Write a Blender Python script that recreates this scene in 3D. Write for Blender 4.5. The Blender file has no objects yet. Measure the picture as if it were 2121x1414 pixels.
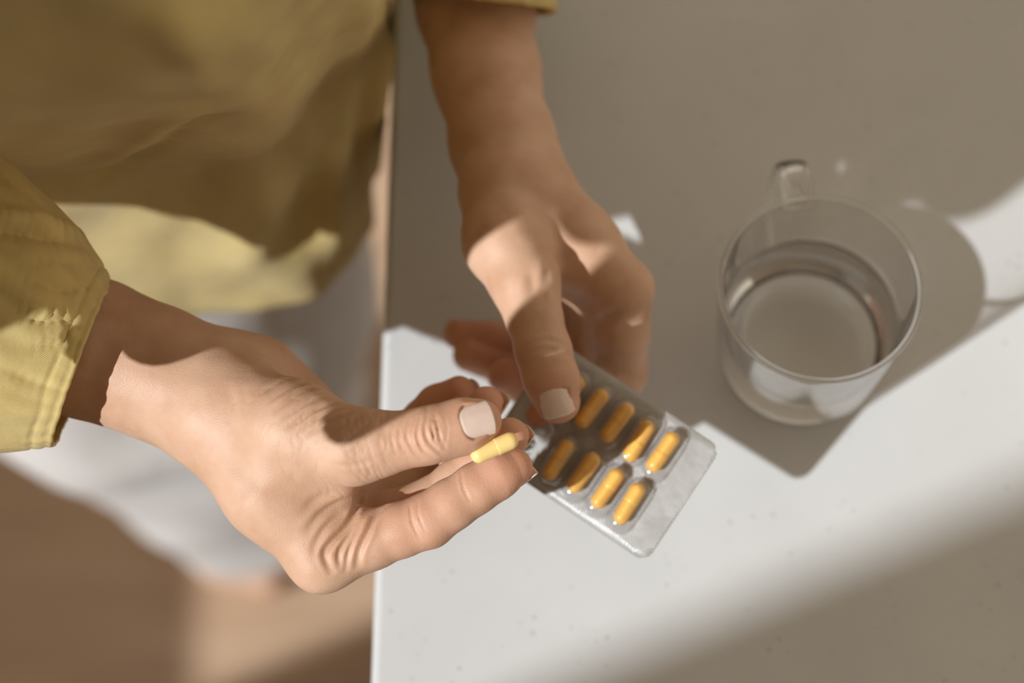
import bpy, bmesh, math, random
import numpy as np
from mathutils import Vector, Matrix, noise
from mathutils.bvhtree import BVHTree

random.seed(7)
S = bpy.context.scene
COL = S.collection

# ------------------------------------------------------------------ camera
FPX = 4713.3                      # 80 mm on a 36 mm sensor, 2121 px wide
TILT = math.radians(21.0)
TABLE_Z = 0.90
CAM = np.array([0.0, -1.03 * math.sin(TILT), TABLE_Z + 1.03 * math.cos(TILT)])
FWD = np.array([0.0, math.sin(TILT), -math.cos(TILT)])
UP = np.array([0.0, math.cos(TILT), math.sin(TILT)])
RIGHT = np.array([1.0, 0.0, 0.0])

cam_d = bpy.data.cameras.new('camera')
cam_d.lens = 80.0
cam_d.sensor_width = 36.0
cam_d.clip_start = 0.02
cam_d.dof.use_dof = True
cam_d.dof.focus_distance = 0.868
cam_d.dof.aperture_fstop = 3.9
cam_o = bpy.data.objects.new('camera', cam_d)
cam_o.location = CAM
cam_o.rotation_euler = (TILT, 0, 0)
COL.objects.link(cam_o)
S.camera = cam_o

# ------------------------------------------------------------------ light
SUN_AZ = math.radians(37.0)       # direction of travel, from +x towards +y
SUN_EL = math.radians(36.8)
SUN = np.array([math.cos(SUN_AZ) * math.cos(SUN_EL), math.sin(SUN_AZ) * math.cos(SUN_EL), -math.sin(SUN_EL)])
sun_d = bpy.data.lights.new('sun_offscreen', 'SUN')
sun_d.energy = 4.6
sun_d.color = (0.965, 0.985, 1.0)
sun_d.angle = math.radians(0.7)
sun_o = bpy.data.objects.new('sun_offscreen', sun_d)
sun_o.rotation_euler = Vector(SUN).to_track_quat('-Z', 'Y').to_euler()
sun_o.location = (-3, -1, 4)
COL.objects.link(sun_o)
sun_d.cycles.is_caustics_light = True

world = bpy.data.worlds.new('world')
S.world = world
world.use_nodes = True
world.node_tree.nodes['Background'].inputs[0].default_value = (1.0, 0.87, 0.70, 1)
world.node_tree.nodes['Background'].inputs[1].default_value = 0.86

S.cycles.max_bounces = 32
S.cycles.transmission_bounces = 32
S.cycles.transparent_max_bounces = 32
S.cycles.glossy_bounces = 8
S.view_settings.view_transform = 'Standard'
S.view_settings.look = 'None'
S.view_settings.exposure = 0.0
S.view_settings.gamma = 1.0
S.view_settings.use_curve_mapping = False


# ------------------------------------------------------------------ helpers
def cpt(u, v, d):
    """pixel + distance along the lens axis (mm) -> camera space (mm), z backwards"""
    return np.array([(u - 1060.5) / FPX * d, (707.0 - v) / FPX * d, -d])

def c2w(P):
    """camera space mm -> world m"""
    P = np.atleast_2d(P) * 0.001
    return CAM + P[:, :1] * RIGHT + P[:, 1:2] * UP - P[:, 2:3] * FWD

def pw(u, v, d):
    return c2w(cpt(u, v, d))[0]

def pz(u, v, z):
    """pixel ray -> world point at height z"""
    r = FWD + (u - 1060.5) / FPX * RIGHT + (707.0 - v) / FPX * UP
    return CAM + r * ((z - CAM[2]) / r[2])

def w2c(P):
    P = np.atleast_2d(P) - CAM
    return np.stack([P @ RIGHT, P @ UP, -(P @ FWD)], 1) * 1000.0

def unit(v):
    v = np.asarray(v, float)
    return v / (np.linalg.norm(v) + 1e-12)

def mesh_obj(name, verts, faces, mat, parent=None, smooth=True):
    me = bpy.data.meshes.new(name)
    me.from_pydata([tuple(v) for v in np.asarray(verts).tolist()], [], [tuple(f) for f in (faces.tolist() if hasattr(faces, 'tolist') else faces)])
    if smooth:
        me.shade_smooth()
    me.update()
    if mat:
        me.materials.append(mat)
    o = bpy.data.objects.new(name, me)
    COL.objects.link(o)
    if parent:
        o.parent = parent
        o.matrix_parent_inverse = parent.matrix_basis.inverted()
    return o

def bm_obj(name, bm, mat, parent=None, smooth=True):
    me = bpy.data.meshes.new(name)
    bm.to_mesh(me)
    bm.free()
    if smooth:
        me.shade_smooth()
    if mat:
        me.materials.append(mat)
    o = bpy.data.objects.new(name, me)
    COL.objects.link(o)
    if parent:
        o.parent = parent
    return o

def tag(o, label=None, cat=None, group=None, kind=None):
    if label: o['label'] = label
    if cat: o['category'] = cat
    if group: o['group'] = group
    if kind: o['kind'] = kind
    return o

def empty(name, mat=None):
    o = bpy.data.objects.new(name, None)
    COL.objects.link(o)
    if mat is not None:
        o.matrix_basis = mat
    return o

def box_bm(bm, x0, x1, y0, y1, z0, z1):
    m = Matrix.Translation(((x0 + x1) / 2, (y0 + y1) / 2, (z0 + z1) / 2)) @ Matrix.Diagonal((x1 - x0, y1 - y0, z1 - z0, 1))
    return bmesh.ops.create_cube(bm, size=1.0, matrix=m)


# ------------------------------------------------------------------ materials
def new_mat(name):
    m = bpy.data.materials.new(name)
    m.use_nodes = True
    nt = m.node_tree
    return m, nt, nt.nodes['Principled BSDF']

def N(nt, typ, **kw):
    n = nt.nodes.new(typ)
    for k, v in kw.items():
        if k.startswith('i_'):
            n.inputs[k[2:].replace('_', ' ')].default_value = v
        else:
            setattr(n, k, v)
    return n

def ramp(nt, fac, stops):
    r = nt.nodes.new('ShaderNodeValToRGB')
    e = r.color_ramp.elements
    while len(e) < len(stops):
        e.new(0.5)
    for i, (p, c) in enumerate(stops):
        e[i].position = p
        e[i].color = (*c, 1) if len(c) == 3 else c
    nt.links.new(fac, r.inputs[0])
    return r.outputs[0]

def obj_coord(nt, scale=(1, 1, 1)):
    tc = nt.nodes.new('ShaderNodeTexCoord')
    mp = nt.nodes.new('ShaderNodeMapping')
    mp.inputs['Scale'].default_value = scale
    nt.links.new(tc.outputs['Object'], mp.inputs[0])
    return mp.outputs[0]

def mat_skin():
    m, nt, p = new_mat('skin')
    L = nt.links.new
    co = obj_coord(nt)
    n1 = N(nt, 'ShaderNodeTexNoise', i_Scale=70.0, i_Detail=4.0)
    L(co, n1.inputs['Vector'])
    base = ramp(nt, n1.outputs['Fac'], [(0.3, (0.545, 0.325, 0.21)), (0.7, (0.635, 0.415, 0.29))])
    at = N(nt, 'ShaderNodeAttribute', attribute_name='redness')
    mx = N(nt, 'ShaderNodeMix', data_type='RGBA')
    L(at.outputs['Fac'], mx.inputs[0]); L(base, mx.inputs[6])
    mx.inputs[7].default_value = (0.66, 0.27, 0.17, 1)
    L(mx.outputs[2], p.inputs['Base Color'])
    p.inputs['Roughness'].default_value = 0.52
    p.inputs['Subsurface Weight'].default_value = 0.4
    p.inputs['Subsurface Radius'].default_value = (1.0, 0.25, 0.10)
    p.inputs['Subsurface Scale'].default_value = 0.004
    p.inputs['Specular IOR Level'].default_value = 0.38
    v = N(nt, 'ShaderNodeTexVoronoi', i_Scale=1500.0)
    L(co, v.inputs['Vector'])
    n2 = N(nt, 'ShaderNodeTexNoise', i_Scale=420.0, i_Detail=3.0)
    L(co, n2.inputs['Vector'])
    ad = N(nt, 'ShaderNodeMath', operation='ADD')
    L(v.outputs['Distance'], ad.inputs[0]); L(n2.outputs['Fac'], ad.inputs[1])
    b = N(nt, 'ShaderNodeBump', i_Strength=0.17, i_Distance=0.0005)
    L(ad.outputs[0], b.inputs['Height'])
    L(b.outputs[0], p.inputs['Normal'])
    return m

def mat_simple(name, col, rough=0.5, **kw):
    m, nt, p = new_mat(name)
    co = obj_coord(nt)
    n1 = N(nt, 'ShaderNodeTexNoise', i_Scale=kw.pop('scale', 60.0), i_Detail=3.0)
    nt.links.new(co, n1.inputs['Vector'])
    v = kw.pop('var', 0.06)
    lo = tuple(c * (1 - v) for c in col); hi = tuple(min(1, c * (1 + v)) for c in col)
    nt.links.new(ramp(nt, n1.outputs['Fac'], [(0.3, lo), (0.7, hi)]), p.inputs['Base Color'])
    p.inputs['Roughness'].default_value = rough
    for k, val in kw.items():
        p.inputs[k.replace('_', ' ')].default_value = val
    return m

def mat_cloth(name, col, thread=1500.0, trans=0.25, bump=0.5):
    m, nt, p = new_mat(name)
    L = nt.links.new
    uv = N(nt, 'ShaderNodeUVMap')
    mp = N(nt, 'ShaderNodeMapping'); mp.inputs['Scale'].default_value = (thread, thread, 1)
    L(uv.outputs[0], mp.inputs[0])
    w1 = N(nt, 'ShaderNodeTexWave', bands_direction='X', i_Scale=0.5, i_Distortion=0.6)
    w2 = N(nt, 'ShaderNodeTexWave', bands_direction='Y', i_Scale=0.5, i_Distortion=0.6)
    L(mp.outputs[0], w1.inputs[0]); L(mp.outputs[0], w2.inputs[0])
    ml = N(nt, 'ShaderNodeMath', operation='ADD')
    L(w1.outputs['Fac'], ml.inputs[0]); L(w2.outputs['Fac'], ml.inputs[1])
    co = obj_coord(nt)
    n1 = N(nt, 'ShaderNodeTexNoise', i_Scale=25.0, i_Detail=6.0, i_Roughness=0.7)
    L(co, n1.inputs['Vector'])
    base = ramp(nt, n1.outputs['Fac'], [(0.3, tuple(c * 0.9 for c in col)), (0.7, tuple(min(1, c * 1.06) for c in col))])
    L(base, p.inputs['Base Color'])
    p.inputs['Roughness'].default_value = 0.75
    p.inputs['Sheen Weight'].default_value = 0.25
    p.inputs['Sheen Roughness'].default_value = 0.4
    b = N(nt, 'ShaderNodeBump', i_Strength=bump, i_Distance=0.0002)
    L(ml.outputs[0], b.inputs['Height'])
    n3 = N(nt, 'ShaderNodeTexNoise', i_Scale=110.0, i_Detail=4.0)
    L(co, n3.inputs['Vector'])
    b2 = N(nt, 'ShaderNodeBump', i_Strength=0.25, i_Distance=0.002)
    L(n3.outputs['Fac'], b2.inputs['Height']); L(b.outputs[0], b2.inputs['Normal'])
    L(b2.outputs[0], p.inputs['Normal'])
    tr = N(nt, 'ShaderNodeBsdfTranslucent')
    L(base, tr.inputs['Color'])
    mx = N(nt, 'ShaderNodeMixShader'); mx.inputs[0].default_value = trans
    out = nt.nodes['Material Output']
    L(p.outputs[0], mx.inputs[1]); L(tr.outputs[0], mx.inputs[2]); L(mx.outputs[0], out.inputs[0])
    return m

def mat_quartz():
    m, nt, p = new_mat('quartz')
    L = nt.links.new
    co = obj_coord(nt)
    v = N(nt, 'ShaderNodeTexVoronoi', i_Scale=150.0, i_Randomness=1.0)
    L(co, v.inputs['Vector'])
    sp = ramp(nt, v.outputs['Distance'], [(0.05, (1, 1, 1)), (0.19, (0, 0, 0))])
    n = N(nt, 'ShaderNodeTexNoise', i_Scale=55.0, i_Detail=2.0)
    L(co, n.inputs['Vector'])
    gate = ramp(nt, n.outputs['Fac'], [(0.48, (0, 0, 0)), (0.62, (0.5, 0.5, 0.5))])
    mul = N(nt, 'ShaderNodeMath', operation='MULTIPLY')
    L(sp, mul.inputs[0]); L(gate, mul.inputs[1])
    n2 = N(nt, 'ShaderNodeTexNoise', i_Scale=18.0, i_Detail=5.0)
    L(co, n2.inputs['Vector'])
    base = ramp(nt, n2.outputs['Fac'], [(0.3, (0.565, 0.575, 0.575)), (0.7, (0.605, 0.615, 0.615))])
    mx = N(nt, 'ShaderNodeMix', data_type='RGBA')
    L(mul.outputs[0], mx.inputs[0]); L(base, mx.inputs[6]); mx.inputs[7].default_value = (0.20, 0.19, 0.16, 1)
    L(mx.outputs[2], p.inputs['Base Color'])
    p.inputs['Roughness'].default_value = 0.42
    p.inputs['Specular IOR Level'].default_value = 0.3
    return m

def mat_wood():
    m, nt, p = new_mat('floor_wood')
    L = nt.links.new
    co = obj_coord(nt, (1.2, 9.0, 1.0))
    n = N(nt, 'ShaderNodeTexNoise', i_Scale=5.0, i_Detail=5.0, i_Distortion=0.5)
    L(co, n.inputs['Vector'])
    L(ramp(nt, n.outputs['Fac'], [(0.25, (0.40, 0.265, 0.165)), (0.75, (0.52, 0.365, 0.25))]), p.inputs['Base Color'])
    p.inputs['Roughness'].default_value = 0.5
    return m

def mat_glass(name, ior, rough=0.0, tint=(1, 1, 1)):
    m, nt, p = new_mat(name)
    p.inputs['Base Color'].default_value = (*tint, 1)
    p.inputs['Roughness'].default_value = rough
    p.inputs['IOR'].default_value = ior
    p.inputs['Transmission Weight'].default_value = 1.0
    return m

def mat_thin(name, ior=1.45, rough=0.05, tint=(0.97, 0.97, 0.97), power=4.0, gain=0.6, base=1.8):
    """thin clear sheet: straight-through light plus Fresnel reflection"""
    m, nt, p = new_mat(name)
    L = nt.links.new
    tr = N(nt, 'ShaderNodeBsdfTransparent'); tr.inputs[0].default_value = (*tint, 1)
    gl = N(nt, 'ShaderNodeBsdfGlossy'); gl.inputs['Roughness'].default_value = rough
    lw = N(nt, 'ShaderNodeLayerWeight'); lw.inputs['Blend'].default_value = 0.5
    pwr = N(nt, 'ShaderNodeMath', operation='POWER'); pwr.inputs[1].default_value = power
    L(lw.outputs['Facing'], pwr.inputs[0])
    fr = N(nt, 'ShaderNodeMath', operation='MULTIPLY_ADD'); fr.inputs[1].default_value = gain
    fr.inputs[2].default_value = ((ior - 1) / (ior + 1)) ** 2 * base
    L(pwr.outputs[0], fr.inputs[0])
    mx = N(nt, 'ShaderNodeMixShader')
    L(fr.outputs[0], mx.inputs[0]); L(tr.outputs[0], mx.inputs[1]); L(gl.outputs[0], mx.inputs[2])
    res = mx.outputs[0]
    L(res, nt.nodes['Material Output'].inputs[0])
    nt.nodes.remove(p)
    return m

def mat_foil():
    m, nt, p = new_mat('foil')
    L = nt.links.new
    p.inputs['Metallic'].default_value = 0.65
    co = obj_coord(nt)
    n1 = N(nt, 'ShaderNodeTexNoise', i_Scale=90.0, i_Detail=3.0)
    L(co, n1.inputs['Vector'])
    L(ramp(nt, n1.outputs['Fac'], [(0.3, (0.50, 0.50, 0.49)), (0.7, (0.60, 0.60, 0.59))]), p.inputs['Base Color'])
    p.inputs['Roughness'].default_value = 0.42
    # embossed diamond grid
    mp = N(nt, 'ShaderNodeMapping'); mp.inputs['Rotation'].default_value = (0, 0, math.radians(45))
    tc = N(nt, 'ShaderNodeTexCoord'); L(tc.outputs['Object'], mp.inputs[0])
    w1 = N(nt, 'ShaderNodeTexWave', bands_direction='X', i_Scale=300.0)
    w2 = N(nt, 'ShaderNodeTexWave', bands_direction='Y', i_Scale=300.0)
    L(mp.outputs[0], w1.inputs[0]); L(mp.outputs[0], w2.inputs[0])
    mu = N(nt, 'ShaderNodeMath', operation='MULTIPLY')
    L(w1.outputs['Fac'], mu.inputs[0]); L(w2.outputs['Fac'], mu.inputs[1])
    b = N(nt, 'ShaderNodeBump', i_Strength=1.0, i_Distance=0.0004)
    L(mu.outputs[0], b.inputs['Height'])
    n2 = N(nt, 'ShaderNodeTexNoise', i_Scale=160.0, i_Detail=2.0)
    L(co, n2.inputs['Vector'])
    b2 = N(nt, 'ShaderNodeBump', i_Strength=0.3, i_Distance=0.001)
    L(n2.outputs['Fac'], b2.inputs['Height']); L(b.outputs[0], b2.inputs['Normal'])
    L(b2.outputs[0], p.inputs['Normal'])
    return m

M_SKIN = mat_skin()
M_NAIL = mat_simple('nail', (0.84, 0.635, 0.55), 0.18, scale=300.0, var=0.03, Subsurface_Weight=0.2, Subsurface_Scale=0.002)
M_NAIL_EDGE = mat_simple('nail_edge', (0.85, 0.78, 0.66), 0.25, scale=300.0, var=0.02)
M_SHIRT = mat_cloth('yellow_linen', (0.90, 0.725, 0.305), trans=0.3)
M_TROUSER = mat_cloth('cream_cotton', (0.82, 0.79, 0.76), trans=0.15)
M_THREAD = mat_simple('thread', (0.58, 0.46, 0.18), 0.7, scale=900.0)
M_QUARTZ = mat_quartz()
M_WOOD = mat_wood()
M_WALL = mat_simple('wall_plaster', (0.36, 0.31, 0.25), 0.9, scale=8.0)
M_CEIL = mat_simple('ceiling_paint', (0.80, 0.76, 0.69), 0.9, scale=8.0)
M_FRAME = mat_simple('window_paint', (0.8, 0.79, 0.76), 0.5, scale=8.0)
M_PANE = mat_thin('window_glass', 1.2, 0.0, (0.99, 0.99, 0.99))
M_CABINET = mat_simple('cabinet_paint', (0.66, 0.63, 0.58), 0.5, scale=6.0)
M_GLASS = mat_thin('mug_glass', 1.46, 0.02, (0.99, 0.99, 0.99), 3.0, 0.75, 1.5)
M_GLASS_RIM = mat_glass('mug_rim_glass', 1.46)
M_GLASS_HANDLE = mat_glass('mug_handle_glass', 1.46)
M_WATER = mat_glass('water', 1.33)
M_FOIL = mat_foil()
M_FILM = mat_thin('blister_film', 1.45, 0.10, (0.95, 0.95, 0.95), 3.0, 0.8, 2.2)
M_CAPS = mat_simple('capsule_shell', (0.88, 0.50, 0.12), 0.3, scale=200.0, var=0.03, Subsurface_Weight=0.25, Subsurface_Scale=0.002)
M_CAPS2 = mat_simple('capsule_pale', (0.93, 0.68, 0.27), 0.3, scale=200.0, var=0.02, Subsurface_Weight=0.25, Subsurface_Scale=0.002)
M_SHADE_DRAPE = mat_simple('shade_drape_cloth', (0.45, 0.38, 0.30), 0.9, scale=40.0)
M_HAIR = mat_simple('shade_hair', (0.06, 0.035, 0.02), 0.5, scale=400.0, var=0.3)


# ------------------------------------------------------------------ implicit flesh
def cone(P, a, b, ra, rb, flat=None):
    a = np.asarray(a, float); b = np.asarray(b, float)
    q = P - a
    ba = b - a
    if flat is not None:
        n, s = flat
        q = q + ((s - 1.0) * (q @ n))[:, None] * n
        ba = ba + (s - 1.0) * (ba @ n) * n
    bb = ba @ ba
    t = np.clip((q @ ba) / bb, 0, 1) if bb > 1e-9 else np.zeros(len(q))
    dv = q - t[:, None] * ba
    return np.sqrt(np.einsum('ij,ij->i', dv, dv)) - (ra + (rb - ra) * t)

def smin(a, b, k):
    h = np.maximum(k - np.abs(a - b), 0.0) / k
    return np.minimum(a, b) - h * h * k * 0.25

class Flesh:
    """core: list of cones blended softly; limbs: chains each blended into the core"""
    def __init__(self, core, limbs, k_core=9.0, k_limb=3.0, k_join=7.0):
        self.core, self.limbs = core, limbs
        self.kc, self.kl, self.kj = k_core, k_limb, k_join
    def __call__(self, P):
        out = np.empty(len(P))
        for i in range(0, len(P), 400000):
            out[i:i + 400000] = self._ev(P[i:i + 400000])
        return out
    def _ev(self, P):
        d = None
        for c in self.core:
            e = cone(P, *c)
            d = e if d is None else smin(d, e, self.kc)
        r = d
        for ch in self.limbs:
            f = None
            for c in ch:
                e = cone(P, *c)
                f = e if f is None else smin(f, e, self.kl)
            r = np.minimum(r, smin(d, f, self.kj))
        return r
    def grad(self, P, e=0.25):
        g = np.zeros_like(P)
        for s in ((1, -1, -1), (-1, -1, 1), (-1, 1, -1), (1, 1, 1)):
            s = np.array(s, float)
            g += self(P + e * s)[:, None] * s
        return g / (np.linalg.norm(g, axis=1, keepdims=True) + 1e-12)
    def bounds(self, pad):
        pts = []
        for c in self.core + [c for ch in self.limbs for c in ch]:
            for p, r in ((c[0], c[2]), (c[1], c[3])):
                pts.append(np.asarray(p) - r - pad); pts.append(np.asarray(p) + r + pad)
        pts = np.array(pts)
        return pts.min(0), pts.max(0)

def surface(f, h, lo=None, hi=None, B=8):
    """narrow-band surface nets of an implicit function; returns verts, quads, normals"""
    l0, h0 = f.bounds(4 * h)
    lo = l0 if lo is None else np.maximum(lo, l0); hi = h0 if hi is None else np.minimum(hi, h0)
    nb = np.ceil((hi - lo) / (h * B)).astype(int)
    g = np.stack(np.meshgrid(*[np.arange(n) for n in nb], indexing='ij'), -1).reshape(-1, 3)
    cen = lo + (g + 0.5) * h * B
    dc = f(cen)
    near = np.abs(dc) < h * B * 0.5 * 1.7321 * 1.45 + 2 * h
    V = np.repeat(np.repeat(np.repeat(dc.reshape(nb), B, 0), B, 1), B, 2).astype(np.float32)
    loc = np.stack(np.meshgrid(*[np.arange(B)] * 3, indexing='ij'), -1).reshape(-1, 3)
    idx = (g[near][:, None, :] * B + loc[None]).reshape(-1, 3)
    V[idx[:, 0], idx[:, 1], idx[:, 2]] = f(lo + idx * h)
    ins = V < 0
    n = np.array(V.shape)
    cnt = np.zeros(n - 1, np.int8)
    for dx in (0, 1):
        for dy in (0, 1):
            for dz in (0, 1):
                cnt += ins[dx:n[0] - 1 + dx, dy:n[1] - 1 + dy, dz:n[2] - 1 + dz]
    act = np.argwhere((cnt > 0) & (cnt < 8))
    vid = -np.ones(n - 1, np.int64)
    vid[act[:, 0], act[:, 1], act[:, 2]] = np.arange(len(act))
    acc = np.zeros((len(act), 3)); num = np.zeros(len(act))
    corners = [(a, b, c) for a in (0, 1) for b in (0, 1) for c in (0, 1)]
    for c0 in corners:
        for ax in range(3):
            if c0[ax]: continue
            c1 = list(c0); c1[ax] = 1
            v0 = V[act[:, 0] + c0[0], act[:, 1] + c0[1], act[:, 2] + c0[2]].astype(float)
            v1 = V[act[:, 0] + c1[0], act[:, 1] + c1[1], act[:, 2] + c1[2]].astype(float)
            m = (v0 < 0) != (v1 < 0)
            t = np.where(m, v0 / np.where(m, v0 - v1, 1), 0)
            p = np.array(c0, float) + t[:, None] * (np.array(c1) - np.array(c0))
            acc[m] += p[m]; num[m] += 1
    verts = lo + (act + acc / num[:, None]) * h
    quads = []
    for ax in range(3):
        u, w = (ax + 1) % 3, (ax + 2) % 3
        sl0 = [slice(1, None)] * 3; sl1 = [slice(1, None)] * 3
        sl0[ax] = slice(0, n[ax] - 1); sl1[ax] = slice(1, n[ax])
        sl0[u] = sl1[u] = slice(1, n[u] - 1); sl0[w] = sl1[w] = slice(1, n[w] - 1)
        a, b = ins[tuple(sl0)], ins[tuple(sl1)]
        e = np.argwhere(a != b)
        if not len(e): continue
        flip = a[e[:, 0], e[:, 1], e[:, 2]]
        c = e.copy(); c[:, u] += 1; c[:, w] += 1
        def at(du, dw):
            q = c.copy(); q[:, u] -= du; q[:, w] -= dw
            return vid[q[:, 0], q[:, 1], q[:, 2]]
        q = np.stack([at(0, 0), at(1, 0), at(1, 1), at(0, 1)], 1)
        q[~flip] = q[~flip][:, ::-1]
        quads.append(q)
    quads = np.concatenate(quads)
    quads = quads[(quads >= 0).all(1)]
    for _ in range(2):
        gr = f.grad(verts)
        verts = verts - gr * np.clip(f(verts), -h, h)[:, None]
    return verts, quads, f.grad(verts)

def bvh_of(verts, quads):
    return BVHTree.FromPolygons([tuple(v) for v in verts.tolist()], [tuple(q) for q in quads.tolist()])

def cast_line(bvh, pts, step=0.5):
    """drop a drawn line onto the flesh as a chain of 3D points (camera space)"""
    pts = np.array(pts, float)
    # smooth densify
    out = []
    m = len(pts)
    for i in range(m - 1):
        p0, p1, p2, p3 = pts[max(i - 1, 0)], pts[i], pts[i + 1], pts[min(i + 2, m - 1)]
        k = max(2, int(np.linalg.norm(p2 - p1) / 5.4 / step))
        for j in range(k):
            t = j / k
            out.append(0.5 * (2 * p1 + (p2 - p0) * t + (2 * p0 - 5 * p1 + 4 * p2 - p3) * t * t + (3 * p1 - p0 - 3 * p2 + p3) * t ** 3))
    out.append(pts[-1])
    hits = []
    for u, v in out:
        d = Vector(cpt(u, v, 1.0)).normalized()
        loc, nrm, ix, dist = bvh.ray_cast(Vector((0, 0, 0)), d)
        hits.append(np.array(loc) if loc is not None else None)
    n = len(hits)
    H = np.array([h for h in hits if h is not None])
    w = np.array([math.sin(math.pi * min(1.0, 0.12 + 0.88 * (1 - abs(2 * i / max(1, n - 1) - 1)) * 1.0) / 2) for i, h in enumerate(hits) if h is not None])
    return H, w

def crease(verts, nrm, bvh, lines):
    """lines: (points, depth mm, width mm[, rim]) pressed into the flesh with raised rims"""
    disp = np.zeros(len(verts))
    for ln in lines:
        pts, dep, wid = ln[:3]
        rim = ln[3] if len(ln) > 3 else 0.22
        if isinstance(pts, np.ndarray):
            H, w = pts, np.ones(len(pts))
        else:
            H, w = cast_line(bvh, pts)
        if len(H) == 0: continue
        lo = H.min(0) - 4 * wid; hi = H.max(0) + 4 * wid
        s = np.where(((verts > lo) & (verts < hi)).all(1) & (np.einsum('ij,ij->i', nrm, -verts) > 0))[0]
        if not len(s): continue
        D = np.linalg.norm(verts[s][:, None, :] - H[None], axis=2)
        k = D.argmin(1)
        dd = D[np.arange(len(s)), k]
        disp[s] += w[k] * dep * (-np.exp(-(dd / wid) ** 2) + rim * np.exp(-((dd - 1.9 * wid) / (0.9 * wid)) ** 2))
    return verts + nrm * disp[:, None]

def chain(pts, flat=None):
    """[(u,v,d,r),...] -> list of cones"""
    out = []
    for a, b in zip(pts[:-1], pts[1:]):
        c = (cpt(*a[:3]), cpt(*b[:3]), a[3], b[3])
        out.append(c)
    return out

def make_nail(f, root, tip, nrm, half_w, back, front, lift=0.35, sink=0.3):
    """curved plate lying on the end of a finger; root/tip = axis points of the end bone (camera space)"""
    t = unit(tip - root); n = unit(nrm - (nrm @ t) * t); s = np.cross(t, n)
    NU, NV = 22, 24
    def height(y):
        p = tip + t * y + n * 16.0
        for _ in range(60):
            p = p - n * float(np.clip(f(p[None])[0], -2, 2)) * 0.8
        return (p - tip) @ n
    ya, yb_ = -back, front * 0.35
    ha, hb = height(ya) - sink, height(yb_)
    G = np.zeros((NV + 1, NU + 1, 3))
    for j in range(NV + 1):
        v = j / NV
        for i in range(NU + 1):
            x = -1 + 2 * i / NU
            y0_ = -back + back * 0.34 * (abs(x) ** 3.0)
            y1_ = front - front * 0.20 * (abs(x) ** 3.4)
            y = y0_ + (y1_ - y0_) * v
            q = (y - ya) / (yb_ - ya)
            hh = ha + (hb - ha) * q + 0.35 * math.sin(math.pi * min(1.0, max(0.0, q * 0.6)))
            hh -= half_w * 0.42 * abs(x) ** 2.1
            hh += lift - 0.5 * max(0.0, 1 - v / 0.08) - 0.30 * max(0.0, abs(x) - 0.85) / 0.15
            G[j, i] = tip + t * y + s * x * half_w * (0.97 + 0.03 * v) + n * hh
    top = G.reshape(-1, 3)
    bot = top - n * 0.55
    V = np.concatenate([top, bot])
    W = NU + 1; off = len(top)
    F = []
    for j in range(NV):
        for i in range(NU):
            a = j * W + i
            F.append((a, a + 1, a + W + 1, a + W)); F.append((off + a, off + a + W, off + a + W + 1, off + a + 1))
    rim = [i for i in range(W)] + [j * W + NU for j in range(1, NV + 1)] + [NV * W + i for i in range(NU - 1, -1, -1)] + [j * W for j in range(NV - 1, 0, -1)]
    for a, b in zip(rim, rim[1:] + rim[:1]):
        F.append((b, a, off + a, off + b))
    # free edge as second material on the last rows
    edge = [k for k, fc in enumerate(F) if all(((q % off) // W) >= NV - 1 for q in fc)]
    border = np.concatenate([G[NV - 3:1:-1, 0], G[1, :], G[2:NV - 2, NU]])
    def bed(P):
        # local coordinates of skin points and the height the plate needs beneath it
        q = P - tip
        y = q @ t; x = (q @ s) / half_w; h = q @ n
        ax = np.minimum(np.abs(x), 1.4)
        g = np.maximum((np.abs(x) - 1.0) * half_w, (-back + back * 0.34 * ax ** 3.0) - y)      # mm outside the plate
        yf = front - front * 0.20 * ax ** 3.4 - 0.4
        ins = (g < 1.2) & (y < yf) & (h > 0)
        k = (y - ya) / (yb_ - ya)
        hh = ha + (hb - ha) * k + 0.35 * np.sin(np.pi * np.clip(k * 0.6, 0, 1)) - half_w * 0.42 * ax ** 2.1 + lift
        lim = hh + np.interp(g, [-0.9, -0.1, 1.2], [-0.40, 0.12, 2.2])
        return ins, np.where(ins & (h - hh < 3.0), np.minimum(0, lim - h), 0.0)[:, None] * n
    return V, F, edge, border, bed


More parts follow.
